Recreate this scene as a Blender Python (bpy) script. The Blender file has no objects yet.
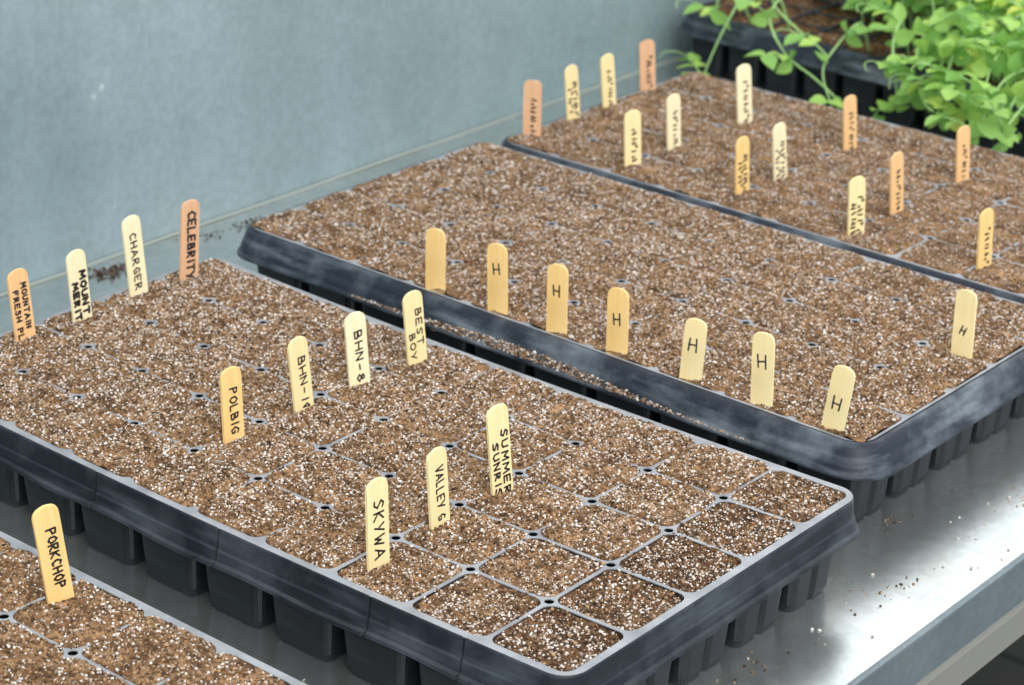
import bpy, bmesh, math, random
import numpy as np
from mathutils import Vector, Matrix
C = bpy.context.scene.collection
sc = bpy.context.scene
R_ = math.radians

# ------------------------------------------------------------------ camera
CAM = Vector((0.59056, -0.79609, 0.61269))
RT = Vector((0.772882, 0.633663, 0.033529)); DN = Vector((0.278406, -0.291143, -0.915273)); FW = Vector((-0.570213, 0.716733, -0.401435))
cd = bpy.data.cameras.new('camera'); cam = bpy.data.objects.new('camera', cd); C.objects.link(cam)
m = Matrix.Identity(4)
for r in range(3):
    m[r][0] = RT[r]; m[r][1] = -DN[r]; m[r][2] = -FW[r]; m[r][3] = CAM[r]
cam.matrix_world = m
cd.sensor_width = 36; cd.lens = 2338.6 / 1024 * 36; cd.clip_start = 0.05; cd.clip_end = 200
cd.dof.use_dof = True; cd.dof.focus_distance = 1.27; cd.dof.aperture_fstop = 15
sc.camera = cam
# ------------------------------------------------------------------ world, sun, exposure
w = bpy.data.worlds.new('greenhouse_daylight'); sc.world = w; w.use_nodes = True
wn = w.node_tree.nodes; wl = w.node_tree.links; bg = wn['Background']
tc = wn.new('ShaderNodeTexCoord'); sp = wn.new('ShaderNodeSeparateXYZ'); wr = wn.new('ShaderNodeValToRGB')
wl.new(tc.outputs['Generated'], sp.inputs[0]); wl.new(sp.outputs['Z'], wr.inputs[0])
wr.color_ramp.elements[0].position = 0.0; wr.color_ramp.elements[0].color = (0.62, 0.70, 0.78, 1)
wr.color_ramp.elements[1].position = 0.55; wr.color_ramp.elements[1].color = (0.97, 0.99, 1.0, 1)
dt = wn.new('ShaderNodeVectorMath'); dt.operation = 'DOT_PRODUCT'; dt.inputs[1].default_value = (-0.75, 0.6, 0.28); wl.new(tc.outputs['Generated'], dt.inputs[0])
ms = wn.new('ShaderNodeMapRange'); ms.interpolation_type = 'SMOOTHSTEP'; ms.inputs['From Min'].default_value = 0.2; ms.inputs['From Max'].default_value = 0.9
ms.inputs['To Min'].default_value = 1.2; ms.inputs['To Max'].default_value = 2.3; wl.new(dt.outputs['Value'], ms.inputs['Value'])
wl.new(wr.outputs[0], bg.inputs[0]); wl.new(ms.outputs[0], bg.inputs[1])   # brightest through the side glazing beyond the wall
sd = bpy.data.lights.new('soft_sun', 'SUN'); sun = bpy.data.objects.new('soft_sun', sd); C.objects.link(sun)
sd.energy = 2.2; sd.angle = R_(40); sd.color = (1, 0.98, 0.94)
sun.rotation_euler = Vector((0.95, -0.7, 0.9)).to_track_quat('Z', 'Y').to_euler()
vs = sc.view_settings
vs.view_transform = 'Standard'; vs.look = 'None'; vs.gamma = 1; vs.use_curve_mapping = False; vs.exposure = 0.1

# ------------------------------------------------------------------ dimensions
ZB = -0.062                 # bench top
P = 0.0525; PV = 0.05328    # cell pitch along and across a tray
WALLX = -0.697
EDGEX = 0.0605

# ------------------------------------------------------------------ materials
def mat(name, color=(.5, .5, .5), rough=.5, metal=0, spec=.5):
    mt = bpy.data.materials.new(name); mt.use_nodes = True
    b = mt.node_tree.nodes['Principled BSDF']
    b.inputs['Base Color'].default_value = (*color, 1); b.inputs['Roughness'].default_value = rough
    b.inputs['Metallic'].default_value = metal; b.inputs['Specular IOR Level'].default_value = spec
    return mt, mt.node_tree.nodes, mt.node_tree.links, b
def node(n, t, **kw):
    x = n.new(t)
    for k, v in kw.items(): setattr(x, k, v)
    return x
def ramp(n, stops, interp='LINEAR'):
    x = n.new('ShaderNodeValToRGB'); cr = x.color_ramp; cr.interpolation = interp
    while len(cr.elements) < len(stops): cr.elements.new(0.5)
    for e, (p, c) in zip(cr.elements, stops):
        e.position = p; e.color = (*c, 1) if len(c) == 3 else c
    return x
def noise(n, l, vec, scale, detail=4, rough=.55):
    x = n.new('ShaderNodeTexNoise'); x.inputs['Scale'].default_value = scale; x.inputs['Detail'].default_value = detail
    x.inputs['Roughness'].default_value = rough
    if vec is not None: l.new(vec, x.inputs['Vector'])
    return x
def mapping(n, l, scale=(1, 1, 1), rot=(0, 0, 0), coord='Object'):
    t = n.new('ShaderNodeTexCoord'); mp = n.new('ShaderNodeMapping'); mp.inputs['Scale'].default_value = scale; mp.inputs['Rotation'].default_value = rot
    l.new(t.outputs[coord], mp.inputs['Vector']); return mp.outputs[0]
def mix(n, l, a, b, fac, mode='MIX'):
    x = n.new('ShaderNodeMix'); x.data_type = 'RGBA'; x.blend_type = mode
    for i, v in ((6, a), (7, b), (0, fac)):
        if hasattr(v, 'links') or hasattr(v, 'is_linked'): l.new(v, x.inputs[i])
        else: x.inputs[i].default_value = v if i == 0 else (*v, 1)
    return x.outputs[2]
def bump(n, l, b, h, strength=.3, dist=.001):
    x = n.new('ShaderNodeBump'); x.inputs['Strength'].default_value = strength; x.inputs['Distance'].default_value = dist
    l.new(h, x.inputs['Height']); l.new(x.outputs[0], b.inputs['Normal'])

def m_plastic(name, base, dust, dust_amt):
    mt, n, l, b = mat(name, base, .38, spec=.32)
    v = mapping(n, l)
    n1 = noise(n, l, v, 26, 6, .65); r1 = ramp(n, [(.45, (0, 0, 0)), (.75, (1, 1, 1))]); l.new(n1.outputs[0], r1.inputs[0])
    v2 = mapping(n, l, (14, 14, 90)); n2 = noise(n, l, v2, 1.0, 4); r2 = ramp(n, [(.5, (0, 0, 0)), (.72, (1, 1, 1))]); l.new(n2.outputs[0], r2.inputs[0])
    a = mix(n, l, r1.outputs[0], r2.outputs[0], .5)
    ma = n.new('ShaderNodeMath'); ma.operation = 'MULTIPLY'; ma.inputs[1].default_value = dust_amt; l.new(a, ma.inputs[0])
    l.new(mix(n, l, base, dust, ma.outputs[0]), b.inputs['Base Color'])
    mr = n.new('ShaderNodeMath'); mr.operation = 'MULTIPLY_ADD'; mr.inputs[1].default_value = .3; mr.inputs[2].default_value = .34
    l.new(n1.outputs[0], mr.inputs[0]); l.new(mr.outputs[0], b.inputs['Roughness'])
    bump(n, l, b, n1.outputs[0], .12, .0006)
    return mt
M_TRAY = m_plastic('black_tray_plastic', (.013, .017, .024), (.24, .28, .32), .34)
M_TRAY2 = m_plastic('scuffed_tray_plastic', (.015, .021, .033), (.36, .42, .48), .62)
M_POT = m_plastic('cell_plastic', (.010, .012, .016), (.17, .195, .23), .22)
def m_topsheet():
    mt, n, l, b = mat('dusty_sheen_tray_top', (.2, .22, .25), .45)
    v = mapping(n, l); n1 = noise(n, l, v, 45, 5)
    r = ramp(n, [(.3, (.20, .213, .235)), (.7, (.36, .375, .40))]); l.new(n1.outputs[0], r.inputs[0]); l.new(r.outputs[0], b.inputs['Base Color'])  # dust plus the grazing sheen of the ledges, both put into the colour
    return mt
M_TOP = m_topsheet()
M_HOLE = mat('hole_shade_black', (.004, .005, .006), .9, spec=0)[0]  # near-black colour paints the darkness down the drain holes
def m_soil():
    mt, n, l, b = mat('peat_potting_mix', (.2, .12, .07), .95, spec=.2)
    v = mapping(n, l)
    n1 = noise(n, l, v, 60, 5, .6); r1 = ramp(n, [(.35, (.098, .052, .026)), (.5, (.195, .112, .057)), (.68, (.32, .198, .11))]); l.new(n1.outputs[0], r1.inputs[0])
    vo = n.new('ShaderNodeTexVoronoi'); vo.inputs['Scale'].default_value = 620; l.new(v, vo.inputs['Vector'])
    rv = ramp(n, [(.0, (.35, .35, .35)), (.5, (1, 1, 1)), (1, (1.5, 1.4, 1.3))])
    s = n.new('ShaderNodeSeparateColor'); l.new(vo.outputs['Color'], s.inputs[0]); l.new(s.outputs[0], rv.inputs[0])
    c1 = mix(n, l, r1.outputs[0], rv.outputs[0], 1.0, 'MULTIPLY')
    at = n.new('ShaderNodeAttribute'); at.attribute_name = 'moist_shade'  # moist peat in the foreground tray, painted shading in the pea tray
    c2 = mix(n, l, c1, mix(n, l, c1, (.42, .36, .33), 1.0, 'MULTIPLY'), at.outputs['Fac'])
    l.new(c2, b.inputs['Base Color'])
    n3 = noise(n, l, v, 900, 3); bump(n, l, b, n3.outputs[0], .8, .001)
    return mt
M_SOIL = m_soil()
def m_grain(name, stops, rough=.8):
    mt, n, l, b = mat(name, (1, 1, 1), rough, spec=.25)
    g = n.new('ShaderNodeNewGeometry'); r = ramp(n, stops); l.new(g.outputs['Random Per Island'], r.inputs[0]); l.new(r.outputs[0], b.inputs['Base Color'])
    return mt
M_PERL = m_grain('perlite', [(0, (.30, .235, .19)), (.3, (.48, .40, .345)), (.65, (.64, .575, .52)), (1, (.82, .79, .77))])
M_CRUMB = m_grain('peat_crumbs', [(0, (.045, .025, .012)), (.3, (.12, .067, .033)), (.65, (.255, .152, .078)), (1, (.43, .28, .16))])
M_DARKCR = m_grain('dark_peat_crumbs', [(0, (.018, .010, .006)), (.5, (.065, .036, .020)), (1, (.19, .11, .06))])
def m_wood(name, c1, c2):
    mt, n, l, b = mat(name, c1, .6, spec=.3)
    v = mapping(n, l, (260, 260, 9)); n1 = noise(n, l, v, 1.0, 4); r = ramp(n, [(.3, c2), (.6, c1)]); l.new(n1.outputs[0], r.inputs[0])
    v2 = mapping(n, l); n2 = noise(n, l, v2, 30, 2); r2 = ramp(n, [(.3, (.88, .86, .82)), (.7, (1.04, 1.03, 1.02))]); l.new(n2.outputs[0], r2.inputs[0])
    l.new(mix(n, l, r.outputs[0], r2.outputs[0], 1.0, 'MULTIPLY'), b.inputs['Base Color'])
    bump(n, l, b, n1.outputs[0], .15, .0004); return mt
WOOD = {'cream': m_wood('pale_cream_birch', (.93, .79, .45), (.87, .69, .35)), 'yellow': m_wood('yellow_birch', (.93, .66, .29), (.84, .54, .20)),
        'orange': m_wood('orange_birch', (.88, .57, .29), (.80, .48, .22)), 'pale': m_wood('bleached_birch', (.95, .86, .60), (.90, .77, .47)),
        'pink': m_wood('pinkish_birch', (.74, .46, .29), (.64, .37, .21))}
M_INK = mat('marker_ink', (.022, .017, .02), .55)[0]
def m_wall():
    mt, n, l, b = mat('weathered_galvanised_sheet', (.4, .47, .5), .48, .3)
    v = mapping(n, l)
    n1 = noise(n, l, v, 4.0, 5, .6); r1 = ramp(n, [(.3, (.24, .325, .355)), (.7, (.37, .465, .50))]); l.new(n1.outputs[0], r1.inputs[0])
    v2 = mapping(n, l, (1, 16, 2.2)); n2 = noise(n, l, v2, 1.0, 5, .6); r2 = ramp(n, [(.3, (.88, .89, .88)), (.62, (1.03, 1.03, 1.03))]); l.new(n2.outputs[0], r2.inputs[0])
    c = mix(n, l, r1.outputs[0], r2.outputs[0], .8, 'MULTIPLY')
    n3 = noise(n, l, v, 160, 3); r3 = ramp(n, [(.35, (.9, .9, .9)), (.65, (1.08, 1.08, 1.08))]); l.new(n3.outputs[0], r3.inputs[0])
    c = mix(n, l, c, r3.outputs[0], .8, 'MULTIPLY')
    n4 = noise(n, l, v, 34, 2); r4 = ramp(n, [(.74, (0, 0, 0)), (.8, (1, 1, 1))]); l.new(n4.outputs[0], r4.inputs[0])
    c = mix(n, l, c, (.62, .70, .72), r4.outputs[0]); l.new(c, b.inputs['Base Color']); return mt
M_WALL = m_wall()
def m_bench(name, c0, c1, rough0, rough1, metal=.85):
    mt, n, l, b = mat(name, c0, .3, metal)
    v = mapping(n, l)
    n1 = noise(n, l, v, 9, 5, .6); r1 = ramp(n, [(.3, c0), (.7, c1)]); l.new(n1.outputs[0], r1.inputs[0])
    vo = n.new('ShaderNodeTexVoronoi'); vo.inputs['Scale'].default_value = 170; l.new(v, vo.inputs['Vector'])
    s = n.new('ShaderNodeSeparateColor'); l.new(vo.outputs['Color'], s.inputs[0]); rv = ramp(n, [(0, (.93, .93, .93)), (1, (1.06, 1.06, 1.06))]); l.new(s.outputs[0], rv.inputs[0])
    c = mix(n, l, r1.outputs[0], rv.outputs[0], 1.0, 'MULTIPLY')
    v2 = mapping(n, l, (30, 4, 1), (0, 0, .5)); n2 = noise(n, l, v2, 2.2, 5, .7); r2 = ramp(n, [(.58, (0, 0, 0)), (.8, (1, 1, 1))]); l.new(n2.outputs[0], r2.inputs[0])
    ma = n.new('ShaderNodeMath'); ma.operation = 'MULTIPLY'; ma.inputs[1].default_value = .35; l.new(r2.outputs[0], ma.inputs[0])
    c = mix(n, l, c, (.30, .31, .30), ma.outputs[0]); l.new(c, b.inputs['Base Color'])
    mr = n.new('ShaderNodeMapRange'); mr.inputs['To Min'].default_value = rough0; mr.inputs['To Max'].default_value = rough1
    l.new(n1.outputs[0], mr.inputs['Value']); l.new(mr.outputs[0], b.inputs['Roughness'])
    return mt
M_BENCH = m_bench('galvanised_bench_sheet', (.50, .54, .535), (.64, .67, .665), .20, .32, .86)
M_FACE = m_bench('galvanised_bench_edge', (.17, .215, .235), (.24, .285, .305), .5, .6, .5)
M_RAIL = mat('dull_aluminium_rail', (.30, .30, .275), .55, .3)[0]
def m_floor():
    mt, n, l, b = mat('dark_floor_tiles', (.03, .03, .028), .6)
    v = mapping(n, l); br = n.new('ShaderNodeTexBrick'); br.offset = 0; br.inputs['Scale'].default_value = 1
    br.inputs['Brick Width'].default_value = .3; br.inputs['Row Height'].default_value = .3; br.inputs['Mortar Size'].default_value = .006
    br.inputs['Color1'].default_value = (.040, .038, .034, 1); br.inputs['Color2'].default_value = (.032, .031, .029, 1); br.inputs['Mortar'].default_value = (.008, .008, .008, 1)
    l.new(v, br.inputs['Vector']); l.new(br.outputs['Color'], b.inputs['Base Color']); return mt
M_FLOOR = m_floor()
M_SEAM = mat('yellowed_seam_sealant', (.29, .33, .30), .7)[0]
def m_leaf(name, c, c2):
    mt, n, l, b = mat(name, c, .5, spec=.3)
    g = n.new('ShaderNodeNewGeometry'); r = ramp(n, [(0, c2), (.6, c), (1, (min(1, c[0] * 1.5), min(1, c[1] * 1.25), c[2] * 1.2))]); l.new(g.outputs['Random Per Island'], r.inputs[0])
    l.new(r.outputs[0], b.inputs['Base Color'])
    t = n.new('ShaderNodeBsdfTranslucent'); l.new(r.outputs[0], t.inputs[0]); mx = n.new('ShaderNodeMixShader'); mx.inputs[0].default_value = .38
    l.new(b.outputs[0], mx.inputs[1]); l.new(t.outputs[0], mx.inputs[2]); l.new(mx.outputs[0], n['Material Output'].inputs['Surface']); return mt
M_LEAF = m_leaf('pea_leaf', (.38, .64, .16), (.23, .48, .13))
M_LEAFY = m_leaf('pale_pea_leaf', (.55, .70, .16), (.40, .60, .12))
M_STEM = mat('pea_stem', (.36, .58, .22), .5)[0]

# ------------------------------------------------------------------ helpers
def link(o, parent=None):
    C.objects.link(o)
    if parent: o.parent = parent
    return o
def tag(o, label=None, cat=None, group=None, kind=None):
    if label: o['label'] = label
    if cat: o['category'] = cat
    if group: o['group'] = group
    if kind: o['kind'] = kind
    return o
def empty(name, loc, rz=0):
    o = bpy.data.objects.new(name, None); o.location = loc; o.rotation_euler = (0, 0, rz); o.empty_display_size = .02; return link(o)
def mobj(name, verts, faces, material, parent=None, smooth=False):
    me = bpy.data.meshes.new(name); me.from_pydata([tuple(v) for v in verts], [], faces)
    if material: me.materials.append(material)
    if smooth: me.shade_smooth()
    me.update()
    return link(bpy.data.objects.new(name, me), parent)
def bmobj(name, bm, material, parent=None, smooth=False):
    bmesh.ops.recalc_face_normals(bm, faces=bm.faces)
    me = bpy.data.meshes.new(name); bm.to_mesh(me); bm.free(); me.materials.append(material)
    if smooth: me.shade_smooth()
    return link(bpy.data.objects.new(name, me), parent)
def add_box(bm, lo, hi, bev=0):
    r = bmesh.ops.create_cube(bm, size=1)
    for v in r['verts']:
        for i in range(3): v.co[i] = lo[i] + (v.co[i] + .5) * (hi[i] - lo[i])
    if bev:
        es = list({e for v in r['verts'] for e in v.link_edges}); bmesh.ops.bevel(bm, geom=es, offset=bev, segments=2, affect='EDGES')
def tube(V, F, pts, rad, ns=6):
    pts = [Vector(p) for p in pts]; base = len(V); n = len(pts); up = Vector((0, 0, 1))
    for i, p in enumerate(pts):
        t = (pts[min(i + 1, n - 1)] - pts[max(i - 1, 0)]).normalized()
        a = t.cross(up)
        if a.length < .05: a = t.cross(Vector((1, 0, 0)))
        a.normalize(); b = t.cross(a); r = rad[i] if hasattr(rad, '__len__') else rad
        for k in range(ns):
            th = 2 * math.pi * k / ns; V.append(p + (a * math.cos(th) + b * math.sin(th)) * r)
    for i in range(n - 1):
        for k in range(ns):
            k2 = (k + 1) % ns; F.append((base + i * ns + k, base + i * ns + k2, base + (i + 1) * ns + k2, base + (i + 1) * ns + k))
    F.append(tuple(base + k for k in range(ns))[::-1]); F.append(tuple(base + (n - 1) * ns + k for k in range(ns)))
def vnoise(x, y, cell, seed):
    rg = np.random.RandomState(seed); G = rg.rand(256, 256)
    u = x / cell + 1000.3; v = y / cell + 1000.7
    i = np.floor(u).astype(int); j = np.floor(v).astype(int); fu = u - i; fv = v - j
    fu = fu * fu * (3 - 2 * fu); fv = fv * fv * (3 - 2 * fv)
    g = lambda a, b: G[a % 256, b % 256]
    return (g(i, j) * (1 - fu) + g(i + 1, j) * fu) * (1 - fv) + (g(i, j + 1) * (1 - fu) + g(i + 1, j + 1) * fu) * fv - .5
def rrect(x0, x1, y0, y1, r, seg=6, nside=1):
    out = []
    for (cx, cy, a0) in ((x1 - r, y1 - r, 0), (x0 + r, y1 - r, 90), (x0 + r, y0 + r, 180), (x1 - r, y0 + r, 270)):
        for k in range(seg + 1):
            a = R_(a0 + 90 * k / seg); out.append((cx + r * math.cos(a), cy + r * math.sin(a), math.cos(a), math.sin(a)))
    return out

# ------------------------------------------------------------------ seed trays
def make_tray(name, label, group, x0, y0, yaw, nu=10, nv=5, pu=P, pv=PV, bow=0, prof='A', flare=(1, 1, 1, 1), mrim=M_TRAY, seams=(), dz=0, mtop=None):
    """local origin: front-right corner of the cell grid on the bench; cells run toward -x and +y"""
    root = empty(name, (x0, y0, ZB), yaw); tag(root, label, 'seed tray', group)
    H = -ZB + dz
    by = (lambda x: bow * (((-x / pu) - nu / 2) / (nu / 2)) ** 2 - bow) if bow else (lambda x: 0)
    W = nu * pu; D = nv * pv; LG = .0036 if prof == 'A' else .0020
    HR = .0027
    # top sheet: curve with openings and drain holes
    cu = bpy.data.curves.new('c', 'CURVE'); cu.dimensions = '2D'; cu.fill_mode = 'BOTH'; cu.extrude = .0003
    def spl(pts):
        s = cu.splines.new('POLY'); s.points.add(len(pts) - 1); s.use_cyclic_u = True
        for q, p_ in zip(s.points, pts): q.co = (p_[0], p_[1] + by(p_[0]), 0, 1)
    rc = .014 if prof == 'A' else .016
    o = rrect(-W - LG, LG, -LG, D + LG, rc, 8)
    pts = []
    for a, b in zip(o, o[1:] + o[:1]):
        L_ = math.hypot(a[0] - b[0], a[1] - b[1]); k = max(1, int(L_ / .02))
        for q in range(k): pts.append((a[0] + (b[0] - a[0]) * q / k, a[1] + (b[1] - a[1]) * q / k))
    spl(pts)
    wv = .0011; cr = .0068
    for i in range(nu):
        for j in range(nv): spl(rrect(-(i + 1) * pu + wv, -i * pu - wv, j * pv + wv, (j + 1) * pv - wv, cr, 5))
    for i in range(1, nu):
        for j in range(1, nv): spl([(-i * pu + HR * math.cos(t), j * pv + HR * math.sin(t)) for t in [2 * math.pi * k / 12 for k in range(12)]])
    co = bpy.data.objects.new('c', cu); C.objects.link(co)
    dg = bpy.context.evaluated_depsgraph_get(); me = bpy.data.meshes.new_from_object(co.evaluated_get(dg)); bpy.data.objects.remove(co)
    me.name = 'top_sheet'; me.materials.clear(); me.materials.append(mtop or M_TOP)
    me.materials.append(M_HOLE); bm = bmesh.new(); bm.from_mesh(me)
    for f_ in bm.faces: f_.smooth = False
    for i in range(1, nu):
        for j in range(1, nv):     # added blackened tube under every hole, painting in its shade
            r1 = [bm.verts.new((-i * pu + HR * 1.03 * math.cos(2 * math.pi * k / 12), by(-i * pu) + j * pv + HR * 1.03 * math.sin(2 * math.pi * k / 12), -.0002)) for k in range(12)]
            r2 = [bm.verts.new((-i * pu + HR * .8 * math.cos(2 * math.pi * k / 12), by(-i * pu) + j * pv + HR * .8 * math.sin(2 * math.pi * k / 12), -.03)) for k in range(12)]
            fs = [bm.faces.new((r1[k], r1[(k + 1) % 12], r2[(k + 1) % 12], r2[k])) for k in range(12)] + [bm.faces.new(r2)]
            for f_ in fs: f_.material_index = 1
    for v in bm.verts: v.co.z += H - .0003
    bm.to_mesh(me); bm.free()
    link(bpy.data.objects.new('top_sheet', me), root)
    # rim skirt swept round the tray
    if prof == 'A': pr = [(-.0012, .0), (.0, -.0001), (.0006, -.0012), (.0016, -.012), (.0025, -.0133), (.0034, -.0192), (.0056, -.0202), (.0060, -.0222), (.0046, -.0222), (.0024, -.0196), (.0018, -.0138), (.0002, -.0122), (-.0012, -.0022)]
    else: pr = [(-.0012, .0), (.0010, .0), (.0038, -.0010), (.0064, -.0034), (.0086, -.0074), (.0098, -.0100), (.0112, -.0108), (.0128, -.0145), (.0136, -.0165), (.0158, -.0174), (.0162, -.0196), (.0148, -.0196), (.0122, -.0172), (.0100, -.0122), (.0074, -.0086), (.0050, -.0046), (.0022, -.0024), (-.0012, -.0016)]
    path = []
    for a, b in zip(o, o[1:] + o[:1]):
        L_ = math.hypot(a[0] - b[0], a[1] - b[1]); k = max(1, int(L_ / .012))
        for q in range(k):
            t = q / k; path.append([a[0] + (b[0] - a[0]) * t, a[1] + (b[1] - a[1]) * t, a[2] + (b[2] - a[2]) * t, a[3] + (b[3] - a[3]) * t, 0])
    for sx in seams:     # narrow moulded seams in the front skirt
        for k, p_ in enumerate(path):
            q_ = path[(k + 1) % len(path)]
            if p_[3] < -.99 and q_[3] < -.99 and p_[0] < sx <= q_[0]:
                for dd, inn in ((-.0011, 0), (-.0004, .0022), (.0004, .0022), (.0011, 0)): path.insert(path.index(q_), [sx + dd, -LG, 0, -1, inn])
                break
    fl = {'r': flare[0], 'b': flare[1], 'l': flare[2], 'f': flare[3]}
    V = []; F = []; npf = len(pr)
    for (x, y, nx, ny, inn) in path:
        k = (max(nx, 0) ** 2 * fl['r'] + max(-nx, 0) ** 2 * fl['l'] + max(ny, 0) ** 2 * fl['b'] + max(-ny, 0) ** 2 * fl['f'])
        wob = .0010 * math.sin(x * 58 + 1.3) * (ny < -.9) if prof == 'A' else 0
        for (d, z) in pr:
            dd = d * k - inn * (1 if z < -.0005 else .3)
            V.append((x + nx * dd, y + ny * dd + by(x), z * (1 if k > .5 or z > -.01 else .9) + H + (wob * (z / -.0225) if z < -.014 else 0)))
    npth = len(path)
    for i in range(npth):
        i2 = (i + 1) % npth
        for k in range(npf): k2 = (k + 1) % npf; F.append((i * npf + k, i * npf + k2, i2 * npf + k2, i2 * npf + k))
    rim = mobj('rim', V, F, mrim, root, smooth=(prof != 'A'))
    # cell pots
    hx = pu / 2 - wv - .0002; hy = pv / 2 - wv - .0002; V = []; F = []; rings = []
    zs = [0, -.004, -.02, -.04, -.056, -.0605]
    for kz, z in enumerate(zs):
        t = -z / .0605; s = 1 - .18 * t - (.04 if kz == 5 else 0); pts = []
        r = cr * (1 - .2 * t)
        X = hx * s; Y = hy * s; g = .0032 * min(1, t * 6); gw = .0038
        for (cx, cy, a0) in ((1, 1, 0), (-1, 1, 90), (-1, -1, 180), (1, -1, 270)):
            for k in range(5):
                a = R_(a0 + 90 * k / 4); pts.append((cx * (X - r) + r * math.cos(a), cy * (Y - r) + r * math.sin(a)))
            if a0 == 0: pts += [(gw, Y), (-gw, Y)]
            if a0 == 90: pts += [(-X, gw), (-X + g, gw * .5), (-X + g, -gw * .5), (-X, -gw)]
            if a0 == 180: pts += [(-gw, -Y), (gw, -Y)]
            if a0 == 270: pts += [(X, -gw), (X - g, -gw * .5), (X - g, gw * .5), (X, gw)]
        rings.append(len(V)); V += [(a, b, z) for a, b in pts]; N = len(pts)
    for a, b in zip(rings, rings[1:]):
        for k in range(N): F.append((a + k, a + (k + 1) % N, b + (k + 1) % N, b + k))
    F.append(tuple(rings[-1] + k for k in range(N)))
    first = None
    for i in range(nu):
        for j in range(nv):
            cx = -(i + .5) * pu; cy = (j + .5) * pv
            if first is None: o_ = first = mobj('cell_pot', V, F, M_POT, root)
            else: o_ = first.copy(); link(o_, root)
            o_.location = (cx, cy + by(cx), H - .0008)
    return root, by

ICO = None
def ico():
    global ICO
    if ICO is None:
        bm = bmesh.new(); bmesh.ops.create_icosphere(bm, subdivisions=1, radius=1)
        ICO = (np.array([v.co[:] for v in bm.verts]), np.array([[v.index for v in f.verts] for f in bm.faces])); bm.free()
    return ICO
OCT = (np.array([(1, 0, 0), (-1, 0, 0), (0, 1, 0), (0, -1, 0), (0, 0, 1), (0, 0, -1)], float), np.array([(0, 2, 4), (2, 1, 4), (1, 3, 4), (3, 0, 4), (2, 0, 5), (1, 2, 5), (3, 1, 5), (0, 3, 5)]))
def grains(name, X, Y, Z, Rr, material, parent, rg, flat=.8, lowpoly=False, mats=None, midx=None):
    V0, F0 = OCT if lowpoly else ico(); n = len(X); nv = len(V0)
    V = V0[None] * (1 + .55 * (rg.rand(n, nv, 1) - .5))
    a = rg.rand(n) * 6.283; b = (rg.rand(n) - .5) * 1.6; sx = .75 + .6 * rg.rand(n); sz = flat * (.7 + .5 * rg.rand(n))
    V = V * np.stack([sx, np.ones(n), sz], 1)[:, None] * Rr[:, None, None]
    cb, sb = np.cos(b)[:, None], np.sin(b)[:, None]; x = V[..., 0] * cb + V[..., 2] * sb; z = -V[..., 0] * sb + V[..., 2] * cb
    ca, sa = np.cos(a)[:, None], np.sin(a)[:, None]; x, y = x * ca - V[..., 1] * sa, x * sa + V[..., 1] * ca
    V = np.stack([x + X[:, None], y + Y[:, None], z + Z[:, None]], 2).reshape(-1, 3)
    F = (F0[None] + (np.arange(n) * nv)[:, None, None]).reshape(-1, 3)
    me = bpy.data.meshes.new(name); me.vertices.add(len(V)); me.vertices.foreach_set('co', V.ravel())
    me.loops.add(F.size); me.loops.foreach_set('vertex_index', F.ravel().astype(np.int32))
    me.polygons.add(len(F)); me.polygons.foreach_set('loop_start', np.arange(0, F.size, 3, dtype=np.int32))
    try: me.polygons.foreach_set('loop_total', np.full(len(F), 3, dtype=np.int32))
    except Exception: pass
    for q in (mats or [material]): me.materials.append(q)
    if midx is not None: me.polygons.foreach_set('material_index', np.repeat(midx, len(F0)).astype(np.int32))
    me.update(calc_edges=True); me.validate()
    if not lowpoly: me.shade_smooth()
    o = link(bpy.data.objects.new(name, me), parent); tag(o, kind='stuff'); return o

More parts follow.
